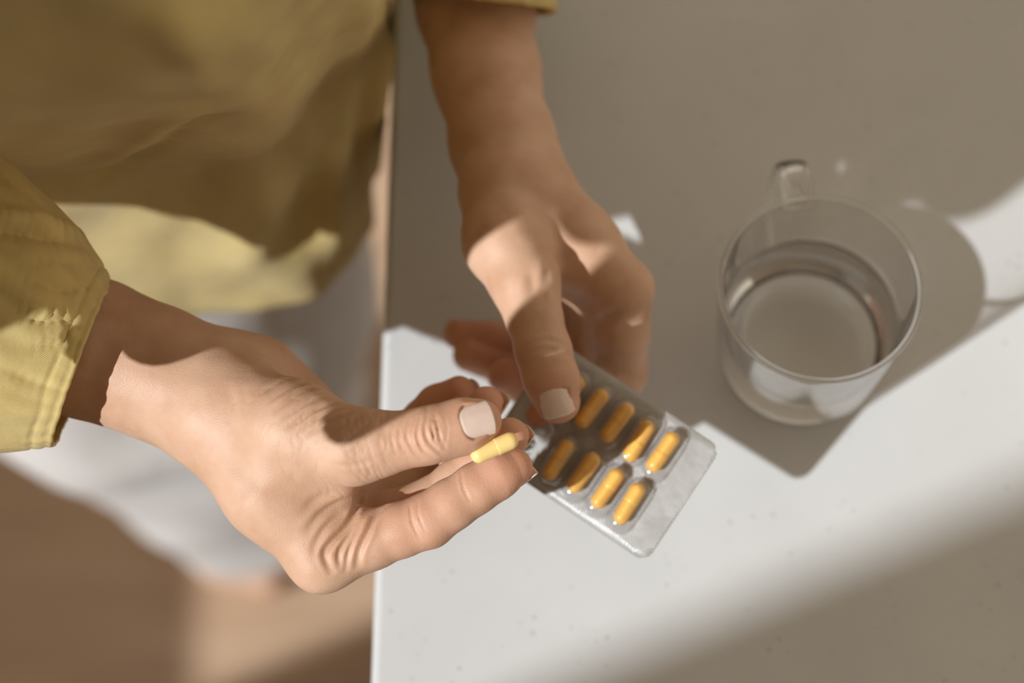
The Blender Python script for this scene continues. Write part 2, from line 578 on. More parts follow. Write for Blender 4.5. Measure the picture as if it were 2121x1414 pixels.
# ------------------------------------------------------------------ setting
def build_setting():
    # floor
    bm = bmesh.new(); box_bm(bm, -4.0, 3.0, -3.0, 3.0, -0.05, 0.0)
    tag(bm_obj('floor', bm, M_WOOD, smooth=False), 'brown wooden floor', None, None, 'structure')
    bm = bmesh.new(); box_bm(bm, -2.0, 3.0, -3.0, 3.0, 3.2, 3.3)
    tag(bm_obj('ceiling', bm, M_CEIL, smooth=False), 'plain plastered ceiling', None, None, 'structure')
    bm = bmesh.new(); box_bm(bm, -2.0, 3.0, -3.1, -3.0, 0.0, 3.2)
    tag(bm_obj('wall_front', bm, M_WALL, smooth=False), 'plain plastered wall', None, None, 'structure')
    # wall with a tall window, on the sunny side
    wx = -1.8
    # unseen drape added to cut off the sunlit strip of the worktop; trace its edge back to the wall
    cxp = wx + 0.09
    def back(p):
        t = (p[0] - cxp) / SUN[0]
        return p - SUN * t
    e0, e1 = back(pz(1180, 1414, TABLE_Z)), back(pz(2121, 1012, TABLE_Z))
    slope = (e1[1] - e0[1]) / (e1[2] - e0[2])
    edge = lambda z: e0[1] + slope * (z - e0[2])
    y0, y1, z0, z1 = edge(1.5) - 1.0, edge(1.5) + 2.2, 1.44, 3.1
    bm = bmesh.new()
    box_bm(bm, wx - 0.2, wx, -3.0, y0, 0, 3.2)
    box_bm(bm, wx - 0.2, wx, y1, 3.0, 0, 3.2)
    box_bm(bm, wx - 0.2, wx, y0, y1, 0, z0)
    box_bm(bm, wx - 0.2, wx, y0, y1, z1, 3.2)
    tag(bm_obj('wall_left', bm, M_WALL, smooth=False), 'plastered wall with a tall window', None, None, 'structure')
    bm = bmesh.new()
    fx0, fx1 = wx - 0.14, wx - 0.08
    box_bm(bm, fx0, fx1, y0 - 0.01, y0 + 0.0, z0, z1)
    box_bm(bm, fx0, fx1, y1 - 0.05, y1, z0, z1)
    box_bm(bm, fx0, fx1, y0, y1, z0, z0 + 0.05)
    box_bm(bm, fx0, fx1, y0, y1, z1 - 0.05, z1)
    w = tag(bm_obj('window_1', bm, M_FRAME, smooth=False), 'tall white window in the wall', None, None, 'structure')
    # drape added to shade the worktop, gathered beside the window, leaning edge towards the opening
    nz, ny = 60, 90
    V, F = [], []
    for j in range(nz + 1):
        z = 0.15 + (z1 + 0.1 - 0.15) * j / nz
        for i in range(ny + 1):
            t = i / ny
            y = (y0 - 0.25) * (1 - t) + edge(z) * t
            x = cxp + 0.035 * math.sin(t * 30 + 0.4 * math.sin(z * 2)) * (1 - 0.9 * t ** 6)
            V.append((x, y, z))
    for j in range(nz):
        for i in range(ny):
            a_ = j * (ny + 1) + i
            F.append((a_, a_ + 1, a_ + ny + 2, a_ + ny + 1))
    cu = mesh_obj('shade_drape', V, F, M_SHADE_DRAPE)
    m_ = cu.modifiers.new('t', 'SOLIDIFY'); m_.thickness = 0.003
    tag(cu, 'heavy beige curtain drawn to one side of the tall window', 'shade_drape')
    # worktop and the island that carries it
    a = pz(805, 320, TABLE_Z); b = pz(768, 1414, TABLE_Z)
    ang = math.atan2(b[0] - a[0], -(b[1] - a[1]))       # small turn of the island about z
    root = empty('kitchen_island', Matrix.Translation((a[0], a[1], 0)) @ Matrix.Rotation(ang, 4, 'Z'))
    tag(root, 'white speckled quartz kitchen island beside the standing person', 'kitchen island')
    bm = bmesh.new(); box_bm(bm, 0.0, 1.6, -1.0, 1.3, TABLE_Z - 0.035, TABLE_Z)
    bmesh.ops.bevel(bm, geom=[e for e in bm.edges], offset=0.004, segments=4, affect='EDGES', profile=0.5)
    o = bm_obj('worktop', bm, M_QUARTZ, root); 
    for p in o.data.polygons: p.use_smooth = True
    md = o.modifiers.new('wn', 'WEIGHTED_NORMAL')
    bm = bmesh.new(); box_bm(bm, 0.28, 1.55, -0.95, 1.25, 0.08, TABLE_Z - 0.035)
    bm_obj('body', bm, M_CABINET, root, smooth=False)
    bm = bmesh.new(); box_bm(bm, 0.33, 1.5, -0.9, 1.2, 0.0, 0.08)
    bm_obj('plinth', bm, M_CABINET, root, smooth=False)
    for k in range(3):
        y = -0.93 + k * 0.735
        bm = bmesh.new(); box_bm(bm, 0.262, 0.28, y, y + 0.72, 0.10, TABLE_Z - 0.05)
        bmesh.ops.bevel(bm, geom=[e for e in bm.edges], offset=0.003, segments=2, affect='EDGES')
        bm_obj('panel', bm, M_CABINET, root, smooth=False)

build_setting()


# ------------------------------------------------------------------ person: hands
R_FOREARM = [(-300, 585, 925, 33), (-40, 650, 908, 28.5), (190, 722, 900, 26), (330, 775, 898, 24.5), (430, 822, 894, 23.5)]
R_CORE = (
    chain(R_FOREARM)
    + chain([(430, 820, 895, 23), (470, 845, 892, 21), (600, 960, 895, 16)])
    + chain([(450, 872, 884, 19.5), (560, 1020, 872, 16.5), (664, 1152, 870, 12.3)])
    + chain([(470, 860, 894, 18), (700, 1108, 890, 12)])
    + chain([(480, 810, 905, 17), (722, 1045, 908, 12)])
    + chain([(470, 775, 912, 17.5), (530, 795, 916, 17), (600, 853, 920, 15.5), (700, 930, 924, 13.5)])
    + chain([(500, 850, 880, 18.5), (610, 890, 864, 17), (735, 924, 852, 13.4)])
    + chain([(590, 975, 872, 15), (672, 1075, 872, 11)])
    + chain([(640, 930, 868, 13), (700, 985, 868, 9)])
)
R_INDEX = [(668, 1158, 871, 12.3), (770, 1117, 869, 11.2), (832, 1096, 867, 10.2), (884, 1079, 866, 10.3), (935, 1045, 865, 9.6), (985, 1012, 865, 9.2), (1030, 984, 866, 8.9), (1064, 968, 868, 7.3)]
R_MIDDLE = [(702, 1112, 890, 12), (800, 1075, 889, 10.8), (895, 1043, 888, 10), (950, 1000, 886, 9.3), (996, 958, 884, 9.0), (1030, 925, 882, 8.4), (1056, 904, 881, 7.4)]
R_RING = [(722, 1050, 910, 11.5), (890, 1000, 915, 9.6), (930, 940, 910, 9.0), (960, 893, 905, 8.4), (1006, 838, 900, 7.3)]
R_PINKY = [(734, 975, 925, 11), (845, 905, 935, 8.6), (875, 868, 932, 7.8), (905, 838, 928, 7.7), (951, 812, 922, 6.7)]
R_THUMB = [(735, 924, 852, 13.2), (800, 917, 849, 11.3), (850, 908, 847, 10.1), (888, 902, 846, 10.4), (925, 893, 847, 10.0), (962, 881, 848, 10.2), (993, 872, 850, 8.3)]
f_right = Flesh(R_CORE, [chain(R_INDEX), chain(R_MIDDLE), chain(R_RING), chain(R_PINKY), chain(R_THUMB)], 10.0, 3.0, 7.0)

L_CORE = (
    chain([(978, -300, 1052, 30), (983, -80, 1019, 25.8), (985, 10, 1012, 24.8), (1006, 150, 992, 22), (1042, 300, 973, 21), (1070, 390, 960, 21)])
    + chain([(1075, 400, 959, 20.5), (1195, 512, 949, 16.5), (1290, 598, 943, 11.8)])
    + chain([(1085, 420, 967, 20), (1265, 625, 960, 11.8)])
    + chain([(1085, 430, 975, 18), (1245, 620, 977, 11.5)])
    + chain([(1080, 430, 981, 17), (1222, 600, 992, 11)])
    + chain([(1045, 400, 949, 18), (1045, 500, 935, 15.5), (1088, 588, 925, 13.2)])
    + chain([(1095, 470, 952, 16), (1140, 545, 952, 10)])
)
L_INDEX = [(1290, 600, 943, 11.8), (1290, 690, 953, 10.8), (1288, 775, 964, 10.2), (1205, 832, 951, 9.0), (1122, 862, 943, 7.4)]
L_MIDDLE = [(1268, 635, 961, 11.5), (1236, 795, 995, 10), (1115, 815, 993, 9), (1046, 778, 985, 7.7)]
L_RING = [(1248, 630, 978, 11.3), (1205, 775, 1013, 9.6), (1060, 765, 1007, 8.5), (972, 735, 999, 7.4)]
L_PINKY = [(1225, 605, 993, 10.5), (1130, 720, 1011, 8.6), (1020, 702, 1006, 7.6), (948, 692, 1003, 6.6)]
L_THUMB = [(1088, 588, 925, 13.2), (1104, 650, 920, 11.2), (1125, 725, 915, 11.1), (1142, 785, 914, 11.0), (1154, 830, 916, 9.2)]
f_left = Flesh(L_CORE, [chain(L_INDEX), chain(L_MIDDLE), chain(L_RING), chain(L_PINKY), chain(L_THUMB)], 10.0, 3.0, 6.0)

CREASES_R = [
    # thumb knuckle
    ([(849, 871), (843, 902), (855, 933), (874, 953)], 0.45, 0.65),
    ([(862, 866), (853, 900), (864, 935), (886, 951)], 0.35, 0.55),
    ([(872, 864), (864, 900), (875, 931), (899, 947)], 0.80, 0.75),
    ([(884, 858), (880, 887), (888, 914), (914, 940)], 0.85, 0.75),
    ([(899, 857), (907, 883), (912, 908), (922, 930)], 0.70, 0.70),
    ([(919, 860), (926, 894), (921, 924)], 0.30, 0.55),
    ([(908, 862), (917, 885), (919, 905)], 0.35, 0.55),
    ([(832, 872), (826, 905), (838, 942)], 0.30, 0.6),
    ([(818, 874), (811, 905), (820, 945)], 0.22, 0.6),
    ([(893, 868), (896, 890), (899, 908)], 0.40, 0.5),
    ([(886, 880), (898, 898), (900, 915), (910, 925)], 0.35, 0.5),
    ([(890, 862), (898, 870), (908, 866)], 0.3, 0.5),
    # first web
    ([(686, 1184), (672, 1147), (690, 1119), (717, 1092), (737, 1056), (748, 1018)], 1.6, 1.25, 0.35),
    ([(704, 1172), (703, 1142), (722, 1110), (742, 1074)], 1.1, 1.0, 0.3),
    ([(716, 1182), (720, 1150), (734, 1112), (748, 1082)], 0.8, 0.9, 0.3),
    ([(740, 1172), (745, 1138), (760, 1104), (776, 1070), (798, 1048)], 1.5, 1.2, 0.3),
    ([(648, 1140), (668, 1096), (704, 1060)], 0.8, 1.2, 0.3),
    ([(636, 1098), (664, 1066), (698, 1044), (731, 1030)], 1.1, 1.6, 0.3),
    ([(625, 1062), (652, 1036), (690, 1020)], 0.5, 1.6),
    ([(660, 1120), (680, 1090), (715, 1062)], 0.5, 0.9),
    # base of the thumb
    ([(572, 850), (612, 818), (650, 800)], 0.7, 1.2),
    ([(584, 868), (632, 836), (672, 818)], 0.6, 1.0),
    ([(598, 886), (645, 852), (692, 832)], 0.9, 1.1),
    ([(618, 896), (664, 862), (708, 842)], 0.6, 0.9),
    ([(640, 900), (686, 868), (730, 850)], 0.8, 1.0),
    ([(545, 812), (585, 788), (625, 775)], 0.6, 1.4),
    ([(558, 832), (598, 804), (638, 788)], 0.5, 1.1),
    ([(672, 906), (710, 882), (747, 866)], 0.45, 0.9),
    ([(706, 926), (735, 897), (768, 876)], 0.4, 0.8),
    ([(722, 940), (755, 910), (785, 885)], 0.3, 0.7),
    ([(690, 962), (730, 964), (775, 952)], 0.35, 1.2),
    # wrist
    ([(470, 800), (482, 835), (470, 880)], 0.3, 2.2),
    ([(500, 800), (507, 840), (498, 875)], 0.2, 1.6),
    # index, palm side
    ([(848, 1042), (853, 1080), (870, 1118)], 0.55, 0.55, 0.1),
    ([(866, 1034), (866, 1066), (882, 1104)], 0.42, 0.5, 0.1),
    ([(858, 1060), (860, 1082), (874, 1106)], 0.25, 0.45, 0.1),
    ([(954, 974), (959, 1008), (974, 1040)], 0.5, 0.55, 0.1),
    ([(942, 983), (947, 1010), (959, 1036)], 0.15, 0.5, 0.1),
]
def nail_defs():
    return {
        'R': [
            ('thumbnail', R_THUMB, (0.0, 0.10, 1.0), 6.5, 9.8, 3.9, 0.30, 'pale thumbnail with a thin cream free edge'),
            ('fingernail', R_INDEX, (0.38, -0.72, -0.58), 5.2, 6.0, 7.6, 0.3, None),
            ('fingernail', R_MIDDLE, (0.55, -0.50, -0.62), 5.2, 6.0, 7.4, 0.3, None),
            ('fingernail', R_RING, (0.70, -0.40, -0.50), 5.0, 6.0, 7.0, 0.3, None),
            ('fingernail', R_PINKY, (0.45, -0.25, -0.80), 4.4, 5.0, 6.2, 0.3, None),
        ],
        'L': [('thumbnail', L_THUMB, (-0.06, -0.12, 1.0), 6.5, 6.5, 6.0, 0.3, 'blurred pinkish thumbnail pressed on the blister')],
    }
def dorsal(pts):
    p = [cpt(*q[:3]) for q in pts]
    return unit(p[len(p) // 2] - 0.5 * (p[0] + p[-1]))
CREASES_L = [
    ([(1082, 735), (1125, 722), (1180, 735)], 0.8, 1.2),
    ([(1090, 715), (1130, 705), (1175, 715)], 0.5, 1.2),
    ([(1230, 672), (1258, 660), (1282, 640)], 1.6, 2.2),
    ([(1235, 775), (1256, 770), (1280, 775)], 1.2, 1.8),
    ([(1100, 560), (1105, 590), (1100, 620)], 1.2, 2.4),
    ([(1122, 560), (1126, 590), (1122, 625)], 0.9, 2.0),
    ([(1150, 530), (1135, 560), (1140, 600)], 0.8, 2.0),
]

def redness(verts, tips, extra):
    r = np.zeros(len(verts))
    for p, rad, amt in tips + extra:
        d = np.linalg.norm(verts - p, axis=1)
        r = np.maximum(r, amt * np.exp(-(d / rad) ** 2))
    return r

def hair_noise(verts, scale, amp, seed):
    off = Vector((seed * 13.1, seed * 7.7, seed * 3.3))
    return np.array([noise.noise(Vector(v) * scale + off) for v in verts.tolist()]) * amp

parts = []          # (verts_world, quads, redness)
nail_out = []
def build_hand(f, h, creases, tips, side, lo=None, hi=None, axis=None):
    v, q, n = surface(f, h, lo, hi)
    b = bvh_of(v, q)
    lines = list(creases); beds = []
    for nm, pts, nrm, hw, bk, fr, lift, lab in nail_defs()[side]:
        V, F, edge, border, bed = make_nail(f, cpt(*pts[-3][:3]), cpt(*pts[-1][:3]), np.asarray(nrm, float), hw, bk, fr, lift)
        nail_out.append((nm, V, F, edge, lab)); beds.append(bed)
        if side == 'R': pass
    v2 = crease(v, n, b, lines)
    v2 = v2 + n * hair_noise(v, 0.11, 0.30, 1.0)[:, None]
    if axis is not None:
        # fine skin lines lying across the thumb
        A = np.array([cpt(*a[:3]) for a in axis])
        best = np.full(len(v), 1e9); tt = np.zeros(len(v)); acc = 0.0
        for p0, p1 in zip(A[:-1], A[1:]):
            d = p1 - p0; L = np.linalg.norm(d); d = d / L
            t = np.clip((v - p0) @ d, 0, L)
            dist = np.linalg.norm(v - p0 - t[:, None] * d, axis=1)
            m = dist < best
            best[m] = dist[m]; tt[m] = acc + t[m]; acc += L
        sel = np.where((best < 22) & (tt > 1) & (tt < acc - 1) & (np.einsum('ij,ij->i', n, -v) > 0))[0]
        for k in sel:
            x, y, z = v[k]
            a = noise.noise(Vector((tt[k] * 0.50, y * 0.13 + x * 0.05, 1.7)))
            c = noise.noise(Vector((tt[k] * 0.22 + 9, y * 0.06, 7.7)))
            e = min(1.0, tt[k] / 12.0, (acc - tt[k]) / 6.0)
            v2[k] -= n[k] * (0.34 * e * max(0.0, 1 - abs(a) * 3.2) ** 2 * (0.55 + 0.9 * c))
    for bed in beds:
        v2 = v2 + bed(v2)[1]
    red = redness(v, tips, [])
    parts.append((c2w(v2), q, red))
    return b

tipsR = [(cpt(*c[-1][:3]), 20.0, 0.5) for c in (R_INDEX, R_MIDDLE, R_RING, R_PINKY)] + [(cpt(*R_THUMB[-1][:3]), 16.0, 0.5), (cpt(884, 1079, 866), 16, 0.35), (cpt(888, 902, 846), 14, 0.3)]
tipsL = [(cpt(*c[-1][:3]), 20.0, 0.5) for c in (L_INDEX, L_MIDDLE, L_RING, L_PINKY)] + [(cpt(*L_THUMB[-1][:3]), 16.0, 0.4)]
bvhR = build_hand(f_right, 0.6, CREASES_R, tipsR, 'R', lo=np.array([-230, -400, -2000.0]), axis=[(520, 830, 880), (640, 880, 862), (735, 924, 852), (888, 902, 846), (935, 890, 847)])
bvhL = build_hand(f_left, 1.1, CREASES_L, tipsL, 'L', hi=np.array([400, 190, 0.0]))

# ------------------------------------------------------------------ person: the rest of the body (world mm)
def wcone(a, b, ra, rb):
    return (np.array(a, float) * 1000, np.array(b, float) * 1000, ra * 1000, rb * 1000)

rs = (-0.405, 0.03, 1.335); ls = (-0.10, 0.05, 1.335)
re_ = (-0.365, 0.035, 1.075); le_ = (-0.035, 0.262, 1.03)
r_fa = pw(-20, 655, 907); l_fa = pw(984, -60, 1011)
body_core = [
    wcone((-0.25, 0.20, 0.93), (-0.25, 0.19, 1.10), 0.105, 0.10),
    wcone((-0.25, 0.19, 1.10), (-0.25, 0.20, 1.28), 0.10, 0.115),
    wcone((-0.32, 0.20, 0.90), (-0.18, 0.20, 0.90), 0.11, 0.11),
    wcone((-0.33, 0.19, 1.30), (-0.17, 0.20, 1.30), 0.085, 0.085),
]
ankR = (-0.245, 0.225, 0.075); ankL = (-0.175, 0.255, 0.075)
body_limbs = [
    [wcone((-0.33, 0.19, 1.31), rs, 0.06, 0.055), wcone(rs, re_, 0.052, 0.038), wcone(re_, tuple(r_fa), 0.04, 0.0275)],
    [wcone((-0.17, 0.20, 1.31), ls, 0.06, 0.055), wcone(ls, le_, 0.052, 0.038), wcone(le_, tuple(l_fa), 0.04, 0.0258)],
    [wcone((-0.32, 0.20, 0.88), (-0.29, 0.17, 0.48), 0.085, 0.055), wcone((-0.29, 0.17, 0.48), ankR, 0.055, 0.036), wcone(ankR, (-0.24, 0.245, 0.04), 0.036, 0.032), wcone((-0.24, 0.21, 0.05), (-0.235, 0.15, 0.025), 0.035, 0.024), wcone((-0.245, 0.145, 0.024), (-0.205, 0.128, 0.022), 0.022, 0.018)],
    [wcone((-0.19, 0.21, 0.88), (-0.175, 0.19, 0.48), 0.08, 0.052), wcone((-0.175, 0.19, 0.48), ankL, 0.052, 0.036), wcone(ankL, (-0.175, 0.255, 0.04), 0.036, 0.032), wcone((-0.175, 0.22, 0.05), (-0.175, 0.16, 0.025), 0.035, 0.024), wcone((-0.185, 0.16, 0.024), (-0.15, 0.145, 0.022), 0.022, 0.018)],
]
def lean_pt(p):
    p = p.copy(); p[1] -= 0.42 * max(0.0, p[2] - 960.0) * (1.0 if p[2] < 1400 else 0.95); return p
body_core = [(lean_pt(a), lean_pt(b), r0, r1) for a, b, r0, r1 in body_core]
body_limbs = [[(lean_pt(ch[0][0]), *ch[0][1:])] + ch[1:] if k < 2 else ch for k, ch in enumerate(body_limbs)]
HX, HY, HZ = -0.265, -0.120, 1.40            # head, bowed towards the hands
body_core += [
    wcone((-0.25, 0.055, 1.30), (HX, -0.03, 1.375), 0.058, 0.052),
    wcone((HX, HY + 0.02, HZ + 0.03), (HX, HY - 0.045, HZ - 0.03), 0.088, 0.066),
    wcone((HX, HY - 0.055, HZ - 0.075), (HX, HY - 0.06, HZ - 0.08), 0.03, 0.03),
    wcone((HX, HY - 0.105, HZ + 0.0), (HX, HY - 0.118, HZ - 0.035), 0.008, 0.013),
    wcone((HX - 0.02, HY - 0.098, HZ - 0.062), (HX + 0.02, HY - 0.098, HZ - 0.062), 0.009, 0.009),
    wcone((HX - 0.09, HY, HZ), (HX - 0.09, HY + 0.005, HZ - 0.02), 0.014, 0.011),
    wcone((HX + 0.09, HY, HZ), (HX + 0.09, HY + 0.005, HZ - 0.02), 0.014, 0.011),
]
f_body = Flesh(body_core, body_limbs, 40.0, 20.0, 30.0)
bv, bq, bn = surface(f_body, 7.0)
bred = np.zeros(len(bv))
parts.append((bv * 0.001, bq, bred))

allv, allq, allr, off = [], [], [], 0
for v, q, r in parts:
    allv.append(v); allq.append(q + off); allr.append(r); off += len(v)
person = mesh_obj('person', np.concatenate(allv), np.concatenate(allq), M_SKIN)
att = person.data.attributes.new('redness', 'FLOAT', 'POINT')
att.data.foreach_set('value', np.concatenate(allr).astype(np.float32))
tag(person, 'person in yellow shirt and cream trousers holding a capsule and a blister pack', 'person')

# nails
for nm, V, F, edge, lab in nail_out:
    o = mesh_obj(nm, c2w(V), F, M_NAIL, person)
    o.data.materials.append(M_NAIL_EDGE)
    for k in edge: o.data.polygons[k].material_index = 1
    bm = bmesh.new(); bm.from_mesh(o.data); bmesh.ops.recalc_face_normals(bm, faces=bm.faces); bm.to_mesh(o.data); bm.free()
    if lab: o['label'] = lab

# unseen locks above the frame, shaped to cast shade on hands and worktop
def shade_lock(*pts):
    return [wcone(p[:3], q[:3], p[3], q[3]) for p, q in zip(pts[:-1], pts[1:])]
fh = Flesh([wcone((HX, HY + 0.035, HZ + 0.02), (HX, HY - 0.02, HZ + 0.035), 0.094, 0.090)], [
    shade_lock((HX - 0.085, HY - 0.02, HZ + 0.03, 0.04), (-0.365, -0.125, 1.33, 0.042), (-0.37, -0.155, 1.24, 0.036), (-0.355, -0.16, 1.19, 0.016)),
    shade_lock((HX + 0.08, HY - 0.02, HZ + 0.03, 0.035), (-0.195, -0.125, 1.33, 0.03), (-0.215, -0.13, 1.25, 0.026), (-0.225, -0.13, 1.17, 0.012)),
    shade_lock((HX + 0.07, HY - 0.06, HZ + 0.03, 0.02), (-0.19, -0.205, 1.33, 0.016), (-0.197, -0.198, 1.25, 0.0145), (-0.203, -0.200, 1.203, 0.0115)),
    shade_lock((HX + 0.06, HY - 0.03, HZ, 0.03), (-0.20, -0.165, 1.30, 0.03), (-0.205, -0.163, 1.246, 0.022)),
    shade_lock((HX + 0.02, HY - 0.06, HZ + 0.08, 0.03), (-0.25, -0.25, 1.40, 0.032), (-0.25, -0.266, 1.335, 0.02)),
    shade_lock((-0.215, -0.13, 1.25, 0.026), (-0.215, -0.118, 1.17, 0.026), (-0.215, -0.112, 1.128, 0.016)),
    shade_lock((HX - 0.07, HY + 0.02, HZ, 0.05), (-0.345, -0.09, 1.28, 0.045), (-0.335, -0.11, 1.20, 0.035), (-0.33, -0.12, 1.15, 0.014)),
    shade_lock((HX + 0.06, HY + 0.03, HZ, 0.05), (-0.20, -0.09, 1.29, 0.04), (-0.225, -0.105, 1.2, 0.032), (-0.235, -0.115, 1.15, 0.012)),
    shade_lock((HX - 0.03, HY + 0.06, HZ, 0.06), (-0.28, -0.01, 1.3, 0.06), (-0.29, -0.04, 1.2, 0.04)),
], 40, 10, 14)
hv, hq, hn = surface(fh, 6.0)
mesh_obj('shade_hair', hv * 0.001, hq, M_HAIR, person)


# ------------------------------------------------------------------ clothing
def grid_mesh(name, G, mat, parent, closed_u=True, thick=0.0011, uvscale=(1.0, 1.0), sub=0):
    """G[j][i] world points; i around, j along"""
    nv, nu = G.shape[:2]
    V = G.reshape(-1, 3)
    F = []
    for j in range(nv - 1):
        for i in range(nu if closed_u else nu - 1):
            i2 = (i + 1) % nu
            F.append((j * nu + i, j * nu + i2, (j + 1) * nu + i2, (j + 1) * nu + i))
    o = mesh_obj(name, V, F, mat, parent)
    uvl = o.data.uv_layers.new(name='UVMap')
    k = 0
    for j in range(nv - 1):
        for i in range(nu if closed_u else nu - 1):
            for (a, b) in ((i, j), (i + 1, j), (i + 1, j + 1), (i, j + 1)):
                uvl.data[k].uv = (a / nu * uvscale[0], b / (nv - 1) * uvscale[1]); k += 1
    m = o.modifiers.new('cloth', 'SOLIDIFY'); m.thickness = thick; m.offset = -1
    return o

def grid_normals(G):
    du = np.roll(G, -1, 1) - np.roll(G, 1, 1)
    dv = np.gradient(G, axis=0)
    n = np.cross(du, dv)
    return n / (np.linalg.norm(n, axis=2, keepdims=True) + 1e-12)

def fold_lines(G, lines, outward):
    """press or raise soft folds along drawn lines; G in camera mm"""
    nv, nu = G.shape[:2]
    n = grid_normals(G) * outward
    F = []
    for j in range(nv - 1):
        for i in range(nu):
            i2 = (i + 1) % nu
            F.append((j * nu + i, j * nu + i2, (j + 1) * nu + i2, (j + 1) * nu + i))
    V = G.reshape(-1, 3)
    b = BVHTree.FromPolygons([tuple(v) for v in V.tolist()], F)
    D = np.zeros(len(V))
    for pts, dep, wid in lines:
        H, w = cast_line(b, pts, 3.0)
        if not len(H): continue
        dd = np.linalg.norm(V[:, None, :] - H[None], axis=2)
        k = dd.argmin(1); d = dd[np.arange(len(V)), k]
        D += w[k] * dep * np.exp(-(d / wid) ** 2)
    return G + (n.reshape(-1, 3) * D[:, None]).reshape(G.shape)

# torso of the shirt
NU, NV = 260, 170
G = np.zeros((NV, NU, 3))
cx, cy, yaw = -0.265, 0.188, math.radians(4)
for j in range(NV):
    v = j / (NV - 1)
    for i in range(NU):
        th = 2 * math.pi * i / NU                       # 0 = person's left (+x), -90deg = front (-y)
        c, s = math.cos(th), math.sin(th)
        e = 2.0 / 3.5
        sx = math.copysign(abs(c) ** e, c); sy = math.copysign(abs(s) ** e, s)
        side = abs(c)
        hem = 0.775 + 0.06 * max(0.0, side - 0.90) / 0.10 * (1.0 if c > 0 else 0.6) + (0.01 if s > 0 else 0)
        top = 1.36
        z = hem + (top - hem) * v
        a = 0.199 + 0.008 * math.sin(v * 3) + (0.010 if c > 0 else 0.0) * v - 0.05 * max(0, v - 0.82) / 0.18
        bdep = 0.130 + 0.012 * (1 - v) - 0.035 * max(0, v - 0.8) / 0.2
        amp = 0.010 * (1 - 0.45 * v)
        f1 = math.sin(th * 7 + 1.3 + 1.2 * math.sin(v * 4)) * 0.5 + math.sin(th * 11 + 0.4 - 2 * v) * 0.4
        q = Vector((c * 2.2, s * 2.2, z * 7))
        f2 = noise.noise(q * 1.3) + 0.5 * noise.noise(q * 3.1 + Vector((4, 2, 9)))
        r = amp * (f1 * 0.55 + f2 * 0.9)
        x0, y0 = sx * a + c * r, sy * bdep + s * r
        lean = -0.42 * max(0.0, z - 0.96)
        G[j, i] = (cx + x0 * math.cos(yaw) - y0 * math.sin(yaw), cy + lean + x0 * math.sin(yaw) + y0 * math.cos(yaw), z)
Gc = w2c(G.reshape(-1, 3)).reshape(G.shape)
SHIRT_FOLDS = [
    ([(90, 385), (200, 365), (300, 315), (400, 255), (480, 230)], -5.0, 6.0),
    ([(80, 350), (200, 330), (300, 285), (400, 225)], 4.0, 8.0),
    ([(330, 20), (400, 110), (440, 200)], 3.5, 7.0),
    ([(400, 480), (410, 400), (440, 330)], -4.0, 8.0),
    ([(520, 560), (540, 440), (545, 320)], 4.0, 10.0),
    ([(620, 540), (640, 420), (650, 300)], -6.0, 11.0),
    ([(690, 560), (690, 420), (665, 310), (640, 250)], 6.0, 9.0),
    ([(740, 480), (750, 300), (775, 120), (790, 0)], -5.0, 7.0),
    ([(775, 420), (778, 250), (800, 100), (815, 0)], 6.0, 6.0),
]
Gc = fold_lines(Gc, SHIRT_FOLDS, 1.0)
shirt = grid_mesh('shirt', c2w(Gc.reshape(-1, 3)).reshape(G.shape), M_SHIRT, person, uvscale=(1.0, 0.55))
shirt['label'] = 'loose pale yellow linen shirt with a curved hem'

def lerp_stations(st, n):
    st = np.array(st, float)
    # cumulative parameter by centre distance
    c = 0.5 * (st[:, 0:2] + st[:, 2:4])
    t = np.concatenate([[0], np.cumsum(np.linalg.norm(np.diff(c, axis=0), axis=1))])
    tt = np.linspace(0, t[-1], n)
    out = np.zeros((n, st.shape[1]))
    for k in range(st.shape[1]):
        # smooth monotone-ish: catmull via finite-difference hermite
        m = np.gradient(st[:, k], t)
        i = np.clip(np.searchsorted(t, tt, side='right') - 1, 0, len(t) - 2)
        h = t[i + 1] - t[i]; s = (tt - t[i]) / h
        out[:, k] = ((2 * s**3 - 3 * s**2 + 1) * st[i, k] + (s**3 - 2 * s**2 + s) * h * m[i]
                     + (-2 * s**3 + 3 * s**2) * st[i + 1, k] + (s**3 - s**2) * h * m[i + 1])
    return out, tt

